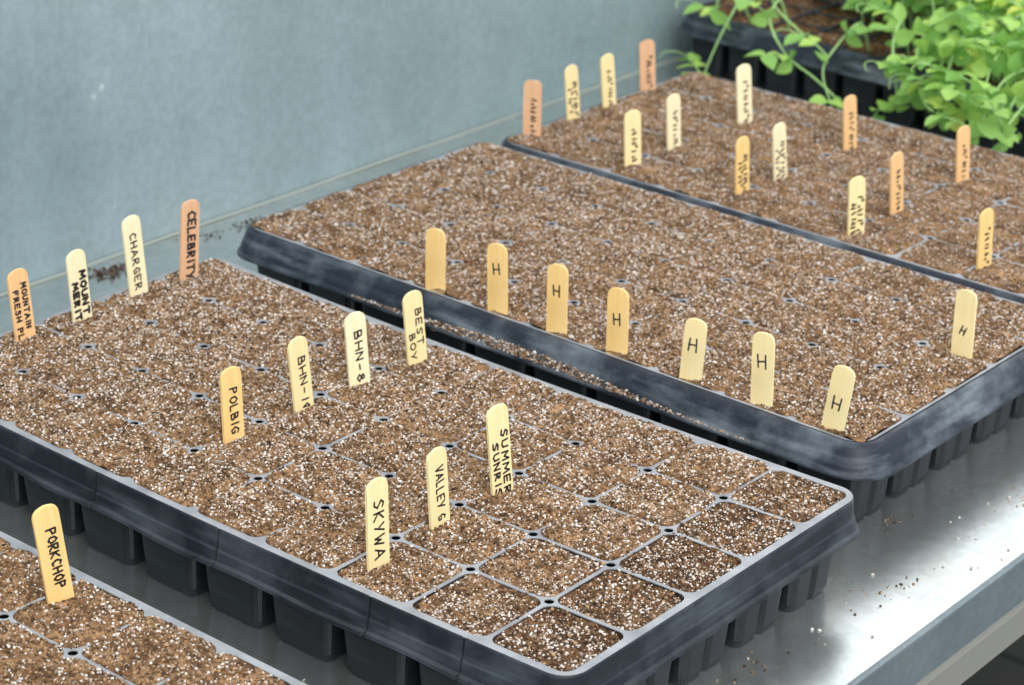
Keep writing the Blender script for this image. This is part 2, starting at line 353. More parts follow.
def soil(name, label, x0, y0, yaw, nu=10, nv=5, pu=P, pv=PV, bow=0, expose=lambda u, v: .5, low={}, dip=2.2, seed=1, res=.0013, nperl=14000, ncr=15000, lowpoly=False, win=None, xlim=None):
    W = nu * pu; D = nv * pv; rg = np.random.RandomState(seed)
    def height(x, y):      # metres, relative to the tray top
        u = -x / pu; v = y / pv
        gx = np.abs(u - np.round(u)) * pu; gy = np.abs(v - np.round(v)) * pv
        d = np.minimum(gx, gy) * 1e3; dh = np.hypot(gx, gy) * 1e3
        ou = np.minimum(u, nu - u) * pu * 1e3; ov = np.minimum(v, nv - v) * pv * 1e3; do = np.minimum(ou, ov)
        nb = vnoise(x, y, .021, seed) * 2; nm = vnoise(x, y, .0065, seed + 1) * 2; ns = vnoise(x, y, .0026, seed + 2) * 2
        E = expose(u / nu, v / nv) + .55 * vnoise(x, y, .03, seed + 5) * 2 + .35 * vnoise(x, y, .009, seed + 6) * 2
        h = .9 + 1.2 * (1 - np.exp(-d / 7)) + .7 * nb + .75 * nm + .5 * ns
        E = E + np.where(gy < gx, .22, -.18); h -= np.clip(E, 0, 1.3) * 2.7 * np.exp(-(d / 1.9) ** 2)
        h -= 4.2 * np.exp(-(dh / 4.0) ** 2)
        h -= dip * np.exp(-np.clip(do, 0, None) / 1.6)
        mo = np.zeros_like(h)
        ci = np.clip(np.floor(u), 0, nu - 1).astype(int); cj = np.clip(np.floor(v), 0, nv - 1).astype(int)
        for (a, b), (dp, mm) in low.items():
            msk = (ci == a) & (cj == b); k = 1 - np.exp(-(d / 3.0) ** 2)
            h = np.where(msk, np.where(d < 1.0, -2.5, -dp * k - .3 + .8 * nm + .6 * ns + .5 * nb), h); mo = np.where(msk, mm, mo)
        return h * 1e-3, mo, d, dh, do
    m_ = .0012
    xs = np.arange(-W + m_, -m_, res); ys = np.arange(m_, D - m_, res)
    X, Y = np.meshgrid(xs, ys, indexing='ij'); Hh, mo, d, dh, do = height(X, Y)
    by = bow * (((-X / pu) - nu / 2) / (nu / 2)) ** 2 - bow if bow else 0 * X
    nx, ny = X.shape; idx = np.arange(nx * ny).reshape(nx, ny)
    hole = dh < 3.4; corner = (np.hypot(np.clip(.0075 - np.minimum(-X, X + W), 0, None), np.clip(.0075 - np.minimum(Y, D - Y), 0, None)) > .0078)
    kf = ~(hole[:-1, :-1] | corner[:-1, :-1])
    F = np.stack([idx[:-1, :-1], idx[1:, :-1], idx[1:, 1:], idx[:-1, 1:]], 2)[kf]
    V = np.stack([X, Y + by, Hh - ZB], 2).reshape(-1, 3)
    me = bpy.data.meshes.new(name); me.vertices.add(len(V)); me.vertices.foreach_set('co', V.ravel())
    me.loops.add(F.size); me.loops.foreach_set('vertex_index', F.ravel().astype(np.int32))
    me.polygons.add(len(F)); me.polygons.foreach_set('loop_start', np.arange(0, F.size, 4, dtype=np.int32))
    try: me.polygons.foreach_set('loop_total', np.full(len(F), 4, dtype=np.int32))
    except Exception: pass
    me.update(calc_edges=True); at = me.attributes.new('moist_shade', 'FLOAT', 'POINT'); at.data.foreach_set('value', mo.ravel())
    me.materials.append(M_SOIL); me.shade_smooth()
    o = link(bpy.data.objects.new(name, me)); o.location = (x0, y0, ZB); o.rotation_euler = (0, 0, yaw); tag(o, label, 'potting soil', kind='stuff')
    def scat(nm, n, r0, r1, mt, cr):
        x = -rg.rand(n) * (W - .004) - .002; y = rg.rand(n) * (D - .004) + .002
        if xlim: x = xlim[0] + rg.rand(n) * (xlim[1] - xlim[0])
        h, mo_, d_, dh_, do_ = height(x, y)
        keep = (dh_ > 4.2) & ((h > -.0006) | (d_ > 2.0) | (rg.rand(n) < .05)) & ~((np.minimum(-x, x + W) < .005) & (np.minimum(y, D - y) < .005))
        clus = .7 * vnoise(x, y, .007, seed + 9) + .5 * vnoise(x, y, .005, seed + 10)
        keep &= rg.rand(n) < (.66 + 1.2 * clus if not cr else 1)
        x, y, h, mo_ = x[keep], y[keep], h[keep], mo_[keep]; r = r0 + (r1 - r0) * rg.rand(len(x)) ** 2
        b_ = bow * (((-x / pu) - nu / 2) / (nu / 2)) ** 2 - bow if bow else 0
        if cr: grains(nm, x, y + b_, np.maximum(h, -.0205) - ZB + r * .1, r, None, o, rg, lowpoly=lowpoly, mats=[M_CRUMB, M_DARKCR], midx=(rg.rand(len(x)) < .10 + .75 * mo_).astype(int))
        else: grains(nm, x, y + b_, h - ZB + r * .25, r, mt, o, rg, lowpoly=lowpoly)
    scat('perlite_grains', nperl, .00034, .00098, M_PERL, False)
    scat('peat_crumbs', ncr, .0005, .0013, None, True)
    return o

T1 = (0, 0, 0); T2 = (-.0301, .3253, -.0052); T3 = (-.0202, .6068, -.0033); T0 = (-.0374, -.0955 - 5 * PV, 0); T4 = (-.143, 1.034, -.012)
make_tray('seed_tray', 'large foreground plug tray with seamed rim and darker soil in its right-hand cells', None, *T1, bow=.0056, seams=(-.4380 + .102, -.236, -.1245, -.062))
make_tray('seed_tray', 'black plug tray with thick scuffed rounded rim holding the row of sticks marked H', None, *T2, prof='B', flare=(.85, .25, .45, .8), mrim=M_TRAY2)
make_tray('seed_tray', 'blurred black plug tray of soil with thin sticks before the pea seedlings', None, *T3, prof='B', flare=(1, .35, .5, .62), mrim=M_TRAY2)
make_tray('seed_tray', 'black plug tray cropped by the lower left corner with one stick in it', None, *T0)
make_tray('seed_tray', 'dark plug tray under the green pea seedlings beside the grey wall', None, *T4, nu=12, nv=6, pu=.0437, pv=.0444, prof='B', flare=(1, 1, .5, .9), mrim=M_TRAY2, mtop=M_TRAY)
low1 = {(0, 0): (3.0, .75), (1, 0): (2.2, .4), (0, 1): (2.6, .55), (0, 2): (2.2, .75), (0, 3): (1.8, .6), (0, 4): (1.3, .45), (2, 0): (.9, 0), (1, 1): (.7, 0)}
soil('potting_soil', 'brown peat and white perlite mix in the foreground tray, darker in its right cells', *T1, bow=.0056, dip=1.5, low=low1, seed=11, res=.00115, nperl=46000, ncr=30000,
     expose=lambda u, v: .95 - .95 * u - .15 * v)
soil('potting_soil', 'brown peat and perlite mix heaped level in the tray with sticks marked H', *T2, dip=.6, seed=31, nperl=37000, ncr=28000, expose=lambda u, v: .12 + 0 * u)
soil('potting_soil', 'blurred peat and perlite mix in the tray before the pea seedlings', *T3, dip=.9, seed=51, res=.0016, nperl=30000, ncr=16000, lowpoly=True, expose=lambda u, v: .45 - .5 * u)
soil('potting_soil', 'coarse soil with large perlite in the tray cropped by the lower left corner', *T0, seed=71, nperl=18000, ncr=15000, expose=lambda u, v: .45 + 0 * u, low={}, xlim=(-.45, -.06))
soil('potting_soil', 'rusty brown soil showing beneath the pea seedlings', *T4, nu=12, nv=6, pu=.0437, pv=.0444, seed=91, res=.002, nperl=3500, ncr=9000, lowpoly=True, expose=lambda u, v: 1.2 + 0 * u, low={(a, b): (5.0, .55) for a in range(12) for b in range(6)})  # every cell sunk and its soil colour darkened to paint in shading

# ------------------------------------------------------------------ bench, wall, floor
bench = empty('potting_bench', (-.3, .5, -.85)); tag(bench, 'galvanised sheet metal potting bench with folded edge under all the seed trays', 'bench')
def local(bm): bmesh.ops.translate(bm, verts=bm.verts, vec=(.3, -.5, .85)); return bm
bm = bmesh.new(); add_box(bm, (WALLX + .003, -1.2, ZB - .0015), (EDGEX - .0005, 3.0, ZB)); bmobj('bench_top', local(bm), M_BENCH, bench)
# folded edge: small raised bead then the face
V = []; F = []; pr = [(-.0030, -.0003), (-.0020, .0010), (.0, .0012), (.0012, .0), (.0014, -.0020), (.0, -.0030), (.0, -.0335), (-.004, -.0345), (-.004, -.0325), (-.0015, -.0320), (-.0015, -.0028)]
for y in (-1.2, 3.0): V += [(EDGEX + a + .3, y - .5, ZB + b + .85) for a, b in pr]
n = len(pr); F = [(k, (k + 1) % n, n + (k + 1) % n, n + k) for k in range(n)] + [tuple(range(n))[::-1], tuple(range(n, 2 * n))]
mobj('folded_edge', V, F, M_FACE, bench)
V = []; pr = [(0, -.034), (0, -.046), (-.003, -.048), (-.003, -.052), (0, -.054), (0, -.066), (-.002, -.068), (-.002, -.078), (-.04, -.078), (-.04, -.034)]
for y in (-1.2, 3.0): V += [(.050 + a + .3, y - .5, ZB + b + .85) for a, b in pr]
n = len(pr); F = [(k, (k + 1) % n, n + (k + 1) % n, n + k) for k in range(n)] + [tuple(range(n))[::-1], tuple(range(n, 2 * n))]
mobj('support_rail', V, F, M_RAIL, bench)
bm = bmesh.new(); add_box(bm, (WALLX + .01, -1.2, ZB - .078), (WALLX + .05, 3.0, ZB - .0015)); bmobj('support_rail', local(bm), M_RAIL, bench)
for y in (-1.1, .95, 2.9):
    for x in (-.02, WALLX + .03):
        bm = bmesh.new(); add_box(bm, (x - .02, y - .02, -.85), (x + .02, y + .02, ZB - .07), .002); bmobj('leg', local(bm), M_RAIL, bench)
bm = bmesh.new(); add_box(bm, (-4, -4, -.9), (4, 6, -.85)); fl = bmobj('floor', bm, M_FLOOR); tag(fl, kind='structure')
bm = bmesh.new(); add_box(bm, (WALLX - .04, -2.0, -.85), (WALLX, 4.0, .70)); wl_ = bmobj('wall_left', bm, M_WALL); tag(wl_, kind='structure')
V = []; F = []; tube(V, F, [(WALLX + .0015, -1.2 + .06 * k, ZB + .0006 + .0003 * math.sin(k * 1.7)) for k in range(70)], .0015, 6)
sm = mobj('trim_1', V, F, M_SEAM, None, True); tag(sm, kind='structure')

# ------------------------------------------------------------------ lettering
GL = {'A': [[(0, 0), (.45, 1), (.9, 0)], [(.15, .38), (.75, .38)]], 'B': [[(0, 0), (0, 1), (.5, .95), (.55, .6), (.05, .52), (.7, .4), (.65, .05), (0, 0)]], 'C': [[(.75, .9), (.35, 1), (0, .5), (.3, 0), (.75, .1)]],
      'E': [[(.7, 1), (0, 1), (0, 0), (.7, 0)], [(0, .52), (.55, .52)]], 'F': [[(.7, 1), (0, 1), (0, 0)], [(0, .55), (.55, .55)]], 'G': [[(.75, .85), (.35, 1), (0, .5), (.3, 0), (.75, .1), (.75, .45), (.45, .45)]],
      'H': [[(0, 0), (0, 1)], [(.75, 0), (.75, 1)], [(0, .5), (.75, .5)]], 'I': [[(.2, 0), (.2, 1)]], 'K': [[(0, 0), (0, 1)], [(.7, 1), (.05, .45), (.7, 0)]], 'L': [[(0, 1), (0, 0), (.65, 0)]],
      'M': [[(0, 0), (.1, 1), (.45, .3), (.8, 1), (.9, 0)]], 'N': [[(0, 0), (0, 1), (.7, 0), (.7, 1)]], 'O': [[(.4, 1), (.05, .7), (.05, .25), (.4, 0), (.75, .3), (.72, .75), (.4, 1)]], 'P': [[(0, 0), (0, 1), (.6, .95), (.65, .6), (0, .48)]],
      'R': [[(0, 0), (0, 1), (.6, .92), (.6, .6), (.05, .48), (.7, 0)]], 'S': [[(.7, .9), (.3, 1), (.05, .75), (.65, .35), (.4, 0), (0, .1)]], 'T': [[(0, 1), (.8, 1)], [(.4, 1), (.4, 0)]], 'U': [[(0, 1), (.05, .2), (.35, 0), (.7, .2), (.7, 1)]],
      'V': [[(0, 1), (.4, 0), (.8, 1)]], 'W': [[(0, 1), (.2, 0), (.45, .7), (.7, 0), (.9, 1)]], 'Y': [[(0, 1), (.4, .5)], [(.8, 1), (.35, 0)]], '-': [[(.05, .45), (.6, .45)]], '1': [[(.15, 0), (.25, 1)]], '0': [[(.4, 1), (.05, .6), (.3, 0), (.7, .4), (.4, 1)]],
      '8': [[(.35, .52), (.08, .75), (.35, 1), (.62, .75), (.35, .52), (.02, .25), (.35, 0), (.7, .25), (.35, .52)]], ' ': [], 'h': [[(0, 0), (0, 1)], [(0, .4), (.35, .6), (.6, .4), (.6, 0)]]}
for k_, ch in enumerate('abcdefg'):     # illegible handwriting marks for the out-of-focus sticks
    rr = random.Random(k_ * 7 + 3); GL[ch] = [[(rr.random() * .7, rr.random()) for _ in range(3)], [(rr.random() * .7, rr.random()) for _ in range(2)]]
def strokes(text, size, adv, rnd, jit=.05):
    out = []; x = 0
    adv *= .80
    for ch in text:
        g = GL.get(ch, []); wch = .95 if ch in 'MWA' else (.4 if ch in 'I1' else (.6 if ch == ' ' else .8))
        for s in g: out.append([((x + (px + rnd.uniform(-jit, jit)) * .9) * adv, (py + rnd.uniform(-jit, jit)) * size) for px, py in s])
        x += wch + .22
    return out, x * adv
def ribbon(V, F, pts, wd):
    # flat pen stroke with round ends in local (a, b) plane
    for (a, b) in zip(pts, pts[1:]):
        dx, dy = b[0] - a[0], b[1] - a[1]; L_ = math.hypot(dx, dy) or 1e-6; base = len(V); th0 = math.atan2(dy, dx)
        for (c, s0) in ((b, -90), (a, 90)):
            for k in range(5): t = th0 + R_(s0 + 45 * k); V.append((c[0] + wd / 2 * math.cos(t), c[1] + wd / 2 * math.sin(t)))
        F.append(tuple(base + k for k in range(10)))

SW = .0148; ST = .0018
def stick(label, B, ang, length, lean, wood, lines=(), size=.004, start=.25, wpen=.00075, kind='down', tray_dz=0, group=None, adv=None, hrot=0, tip=0, width=SW, backlean=0, below=.054):
    root = empty('plant_label_stick', (B[0], B[1], -.053)); tag(root, label, 'plant label', group)
    root.rotation_mode = 'QUATERNION'
    D = Vector((math.cos(R_(ang)), math.sin(R_(ang)), 0)); N = Vector((D.y, -D.x, 0)); U = Vector((0, 0, 1))
    U2 = (U * math.cos(R_(lean)) + D * math.sin(R_(lean))).normalized(); D2 = (D * math.cos(R_(lean)) - U * math.sin(R_(lean))).normalized()
    U3 = (U2 * math.cos(R_(backlean)) - N * math.sin(R_(backlean))).normalized(); N3 = D2.cross(U3).normalized()
    mt = Matrix((D2, -N3, U3)).transposed()
    root.rotation_quaternion = mt.to_quaternion()
    base = Vector((B[0], B[1], .0)) - U3 * below; root.location = base
    top = below + length; w = width / 2; rnd = random.Random(int(abs(B[0] * 9973 + B[1] * 7919) * 1000))
    # outline: nearly straight sides, blunt round tip, round bottom (slightly uneven)
    out = []
    f1 = .30 + .1 * rnd.random(); f2 = .30 + .1 * rnd.random(); hh = w * .85; ins = .0003
    right = [(w, hh * .0), (w * .98, hh * .35), (w * .86, hh * .66), (w * (.62 + tip * .1), hh * .88), (w * .30, hh * .985), (0, hh)]
    for x_, z_ in right: out.append((x_, top - hh + z_))
    for x_, z_ in right[-2::-1]: out.append((-x_, top - hh + z_ * (1 - .05 * rnd.random())))
    out += [(-w, top * .5), (-w, hh), (-w * .86, hh * .4), (-w * .45, hh * .1), (0, 0), (w * .45, hh * .1), (w * .86, hh * .4), (w, hh), (w, top * .5)]
    # thickness runs along +y (back) / -y (front, toward reader)
    bm = bmesh.new(); fr = [bm.verts.new((x_, -ST / 2, z_)) for x_, z_ in out]; bk = [bm.verts.new((x_, ST / 2, z_)) for x_, z_ in out]
    bm.faces.new(fr); bm.faces.new(bk[::-1]); n_ = len(out)
    for k in range(n_): bm.faces.new((fr[k], fr[(k + 1) % n_], bk[(k + 1) % n_], bk[k]))
    es = [e for e in bm.edges if abs(e.verts[0].co.y - e.verts[1].co.y) < 1e-9]
    bmesh.ops.bevel(bm, geom=es, offset=.0003, segments=1, affect='EDGES')
    blade = bmobj('blade', bm, WOOD[wood], root)
    if lines:
        V = []; F = []
        for (txt, off, st, sz, ad) in lines:
            sts, tot = strokes(txt, sz, ad, rnd)
            for s in sts:
                if kind == 'down': q = [(off + b - sz / 2, top - st - a) for a, b in s]
                else:
                    c, s_ = math.cos(R_(hrot)), math.sin(R_(hrot))
                    q = [((a - .36 * ad) * c - (b - sz / 2) * s_ + off, top - st + (a - .36 * ad) * s_ + (b - sz / 2) * c) for a, b in s]
                lim = below + .0005
                q2 = [p_ for p_ in q if p_[1] > lim]
                if len(q2) > 1: ribbon(V, F, q2, wpen * 1.45)
        mm = -ST / 2
        V3 = [(a, mm - .00008, b) for a, b in V] + [(a, mm + .0001, b) for a, b in V]; nV = len(V)
        F3 = [tuple(f_) for f_ in F]
        for f_ in F:
            for k in range(len(f_)): a, b = f_[k], f_[(k + 1) % len(f_)]; F3.append((a, b, b + nV, a + nV))
        mobj('lettering', V3, F3, M_INK, blade)
    return root
d = 'down'
# tray in the foreground: far-left column (two-line sticks have line 1 on the right half)
G1 = None
stick('orange wooden stick lettered MOUNTAIN FRESH, leftmost in the foreground tray', (-.5075, .0830), 85, .051, -5.1, 'orange', [('MOUNTAIN', .0032, .010, .0036, .0052), ('FRESH PL', -.0034, .014, .0036, .0056)], wpen=.00085)
stick('pale wooden stick with bold two-line lettering MOUNT MERI, left of the CHARGER stick', (-.5055, .1290), 88, .0515, -4.8, 'pale', [('MOUNT', .0034, .0155, .0042, .0078), ('MERIT', -.0034, .0225, .0040, .0072)], wpen=.0013)
stick('tall pale wooden stick lettered CHARGER in thin writing at the wall side of the tray', (-.5110, .1835), 88, .0595, -5.6, 'pale', [('CHARGER', -.0002, .0125, .0052, .0074)], wpen=.0008)
stick('pinkish wooden stick lettered CELEBRITY in bold at the corner of the tray near the wall', (-.5066, .2247), 83, .0588, 3.0, 'pink', [('CELEBRITY', .0008, .0085, .0058, .0070)], wpen=.0012)
stick('yellowish wooden stick lettered POLBIG in the left of the foreground tray', (-.3060, .0712), 85, .0490, -2.7, 'yellow', [('POLBIG', .0008, .0135, .0052, .0068)], wpen=.0008)
stick('wooden stick lettered BHN-1, just right of the POLBIG stick', (-.3064, .1309), 86, .0502, -7.0, 'cream', [('BHN-10', .0014, .0135, .0050, .0085)], wpen=.00075)
stick('bleached wooden stick lettered BHN-8 in the middle of the foreground tray', (-.3045, .1787), 76, .0517, -5.4, 'pale', [('BHN-8', .0010, .0130, .0050, .0090)], wpen=.0008)
stick('wooden stick with two lines BEST and BOY near the scuffed tray rim', (-.3017, .2297), 80, .0518, -6.7, 'cream', [('BEST', .0032, .0130, .0044, .0084), ('BOY', -.0030, .0290, .0042, .0080)], wpen=.0007)
stick('wooden stick lettered SKYWA nearest the front rim of the foreground tray', (-.1446, .0202), 84, .0520, -2.5, 'cream', [('SKYWAY', .0004, .0130, .0066, .0086)], wpen=.0008)
stick('wooden stick lettered VALLEY G in front of the SUMMER SUNRISE stick', (-.1480, .0744), 88, .0501, -5.8, 'cream', [('VALLEY G', .0010, .0115, .0056, .0054)], wpen=.00075)
stick('tall pale yellow stick lettered SUMMER SUNRISE in the right half of the foreground tray', (-.1465, .1268), 79, .0590, -6.8, 'cream', [('SUMMER', .0034, .0165, .0044, .0086), ('SUNRISE', -.0032, .0235, .0040, .0078)], wpen=.00085)
stick('orange-yellow stick lettered PORKCHOP in the tray cropped at the lower left', (-.2363, -.1204), 78, .0588, -7.2, 'yellow', [('PORKCHOP', .0010, .0140, .0052, .0056)], wpen=.00085, width=.0145)
# the row marked H
gH = 'sticks along the scuffed rim'
stick('blank orange-yellow wooden stick without writing, leftmost along the scuffed tray rim', (-.3740, .3300), 12, .0453, -1.0, 'yellow', below=.030)
hs = [(-.3140, .0505, -2.5, 'yellow', 10, 'second stick from the left along the scuffed rim, marked H, orange-yellow wood', .0190, 4), (-.2636, .0500, -1.2, 'yellow', 10, 'orange-yellow stick marked H, third from the left along the scuffed rim', .0195, 2),
      (-.2138, .0475, -1.6, 'yellow', 10, 'golden stick marked H with orange grain, fourth from the left along the scuffed rim', .0225, 5), (-.1556, .0440, 2.3, 'cream', 11, 'pale yellow stick marked H, third from the right end of the rim row', .0190, 0),
      (-.1015, .0500, -2.6, 'cream', 6, 'pale yellow upright stick marked H, second from the right end of the rim row', .0200, 5), (-.0500, .0455, 6.5, 'cream', 3, 'pale yellow stick leaning right, marked H, at the near corner of the scuffed tray', .0265, 0)]
for (x_, L_, ln, wd, an, lb, st, hr) in hs:
    stick(lb, (x_ - .0045, .3300), an, L_ - .0012, ln, wd, [('H', .0004, st - .001, .0074 if x_ < -.2 else .0086, .0078 if x_ < -.2 else .0092)], kind='up', hrot=hr, wpen=.00078, below=.030)
stick('pale yellow stick marked H, alone away from the scuffed rim', (-.0519, .4836), 0, .0470, -1.5, 'cream', [('H', .0004, .0285, .0055, .0052)], kind='up', hrot=-22, wpen=.00075)
# far tray: small out of focus sticks
far = [((-.5335, .6329), 29, .0482, -1.0, 'pink', 'pinkish wooden stick at the wall-side front corner of the blurred far tray', ['bfagcef']),
       ((-.5343, .6896), 85, .0500, -8, 'cream', 'cream stick with two faint lines, second along the wall side of the far tray', ['cabde', 'gdb']),
       ((-.5334, .7380), 82, .0494, -8, 'cream', 'yellowish stick, third along the wall side of the far tray', ['gfadbc']),
       ((-.5387, .8001), 64, .0470, -5, 'pink', 'pinkish stick at the far wall-side corner of the far tray, nearest the pea tray', ['dcafbge']),
       ((-.4299, .6317), 68, .0476, -4, 'cream', 'yellow stick near the front rim of the far tray, left of the middle', ['fabcdg']),
       ((-.4299, .6876), 82, .0487, -6, 'pale', 'slim whitish stick right behind the yellow front one in the far tray', ['acdgefb']),
       ((-.4274, .7859), 72, .0530, -7, 'pale', 'tall pale stick in the far tray standing against the dark side of the pea tray', ['edabgcf']),
       ((-.3279, .6885), 84, .0490, -9, 'pale', 'pale stick with two dark lines in the middle of the far tray', ['bgacde', 'fdag']),
       ((-.3310, .6399), 84, .0480, -6, 'yellow', 'orange-yellow stick just left of the pale one in the middle of the far tray', ['cafgb', 'ead']),
       ((-.3259, .7882), 80, .0491, -8, 'orange', 'orange stick at the far edge of the far tray below the trailing pea stem', ['gabfdce']),
       ((-.2198, .6252), 70, .0473, -5, 'cream', 'pale yellow stick near the front rim of the far tray, right of the middle', ['bdfae', 'cgab']),
       ((-.2213, .6861), 84, .0520, -9, 'orange', 'orange slim stick behind the pale yellow front one, right in the far tray', ['acfbdge']),
       ((-.2208, .7856), 80, .0487, -8, 'orange', 'slim orange stick at the far right edge of the far tray under the pea leaves', ['fbadceg']),
       ((-.1181, .6337), 80, .0468, -6, 'yellow', 'slim golden stick, rightmost in the far tray near its front rim', ['dgabecf'])]
for (B, an, L_, ln, wd, lb, tx) in far:
    ls = [(t + t[:4], (.0014 if len(tx) == 1 else (.0030 if k == 0 else -.0030)), .015 + .005 * k, .0054, .0046) for k, t in enumerate(tx)]
    stick(lb, B, an, L_, ln, wd, ls, wpen=.00095)

# ------------------------------------------------------------------ spilled soil and perlite
rg = np.random.RandomState(5)
def loose(name, label, pts, r, material, cat='loose soil'):
    pts = np.array(pts); c = pts.mean(0); c[2] = pts[:, 2].min()
    r = np.array(r); o = grains(name, pts[:, 0] - c[0], pts[:, 1] - c[1], pts[:, 2] - c[2] + r * .5, r, material, None, rg, flat=.6); o.location = c; tag(o, label, cat, kind='stuff'); return o
def blob(cx, cy, sx, sy, n, r0=.0004, r1=.0011, z=ZB, heap=0):
    x = rg.randn(n) * sx; y = rg.randn(n) * sy; r = r0 + (r1 - r0) * rg.rand(n) ** 2
    zz = z + heap * np.exp(-(x / sx) ** 2 - (y / sy) ** 2) * rg.rand(n)
    return np.stack([cx + x, cy + y, zz], 1), r
a1, r1 = blob(-.672, .300, .006, .012, 150, .0005, .0017, heap=.004); loose('soil_clump', 'small dark clump of soil on the bench at the wall behind the stick lettered CHARGER', a1, r1, M_DARKCR)
a1, r1 = blob(-.672, .445, .005, .009, 60, .0005, .0014, heap=.003); b1, r2 = blob(-.678, .405, .005, .010, 30, .0005, .0012); loose('soil_clump', 'small soil clumps on the bench at the wall before the scuffed tray', np.r_[a1, b1], np.r_[r1, r2], M_DARKCR)
X = []; RR = []
for (cx, cy, sx, sy, n) in ((-.575, .12, .012, .04, 220), (-.60, .17, .02, .04, 60), (.02, .28, .006, .02, 26), (.012, .16, .006, .03, 26), (.02, .45, .006, .02, 22), (-.02, .36, .004, .01, 16)):
    a, r = blob(cx, cy, sx, sy, n); X.append(a); RR.append(r)
loose('soil_crumbs', 'dark soil crumbs strewn over the bare bench metal', np.concatenate(X), np.concatenate(RR), M_CRUMB)
n = 230; y = rg.uniform(-.092, -.018, n); x = rg.uniform(-.56, .0, n); r = .0004 + .0007 * rg.rand(n) ** 2
loose('soil_crumbs', 'soil crumbs lying on the shaded bench between the two foreground trays', np.stack([x, y, np.full(n, ZB)], 1), r, M_CRUMB)
n = 60; y = rg.uniform(-.092, -.018, n); x = rg.uniform(-.56, .0, n); r = .0004 + .0006 * rg.rand(n) ** 2
n2 = 46; x = np.r_[x, rg.uniform(.0, .055, n2)]; y = np.r_[y, rg.uniform(.05, .75, n2)]; r = np.r_[r, .0005 + .0007 * rg.rand(n2)]
loose('perlite_specks', 'white perlite specks scattered on the bench around the trays', np.stack([x, y, np.full(len(x), ZB)], 1), r, M_PERL, 'perlite')
# soil lying on the sloping lip of the scuffed tray
n = 1500; x = -.28 + rg.randn(n) * .075; t = rg.rand(n); keep = (x < -.10) & (x > -.44); x = x[keep]; t = t[keep] * np.exp(-((x + .28) / .1) ** 2)
yy = .3253 - .0020 - .8 * (.0150 - .0038 * t) - (x + .03) * .0052; zz = -.0174 + t * .0064
r = .0004 + .0007 * rg.rand(len(x)) ** 2
mm_ = rg.rand(len(x)) < .35
loose('perlite_specks', 'white perlite specks in the spilled soil on the scuffed rim', np.stack([x, yy, zz], 1)[mm_], r[mm_], M_PERL, 'perlite')
x, yy, zz, r = x[~mm_], yy[~mm_], zz[~mm_], r[~mm_]
loose('soil_crumbs', 'thin line of spilled soil caught on the lip of the scuffed tray rim', np.stack([x, yy, zz], 1), r, M_CRUMB)

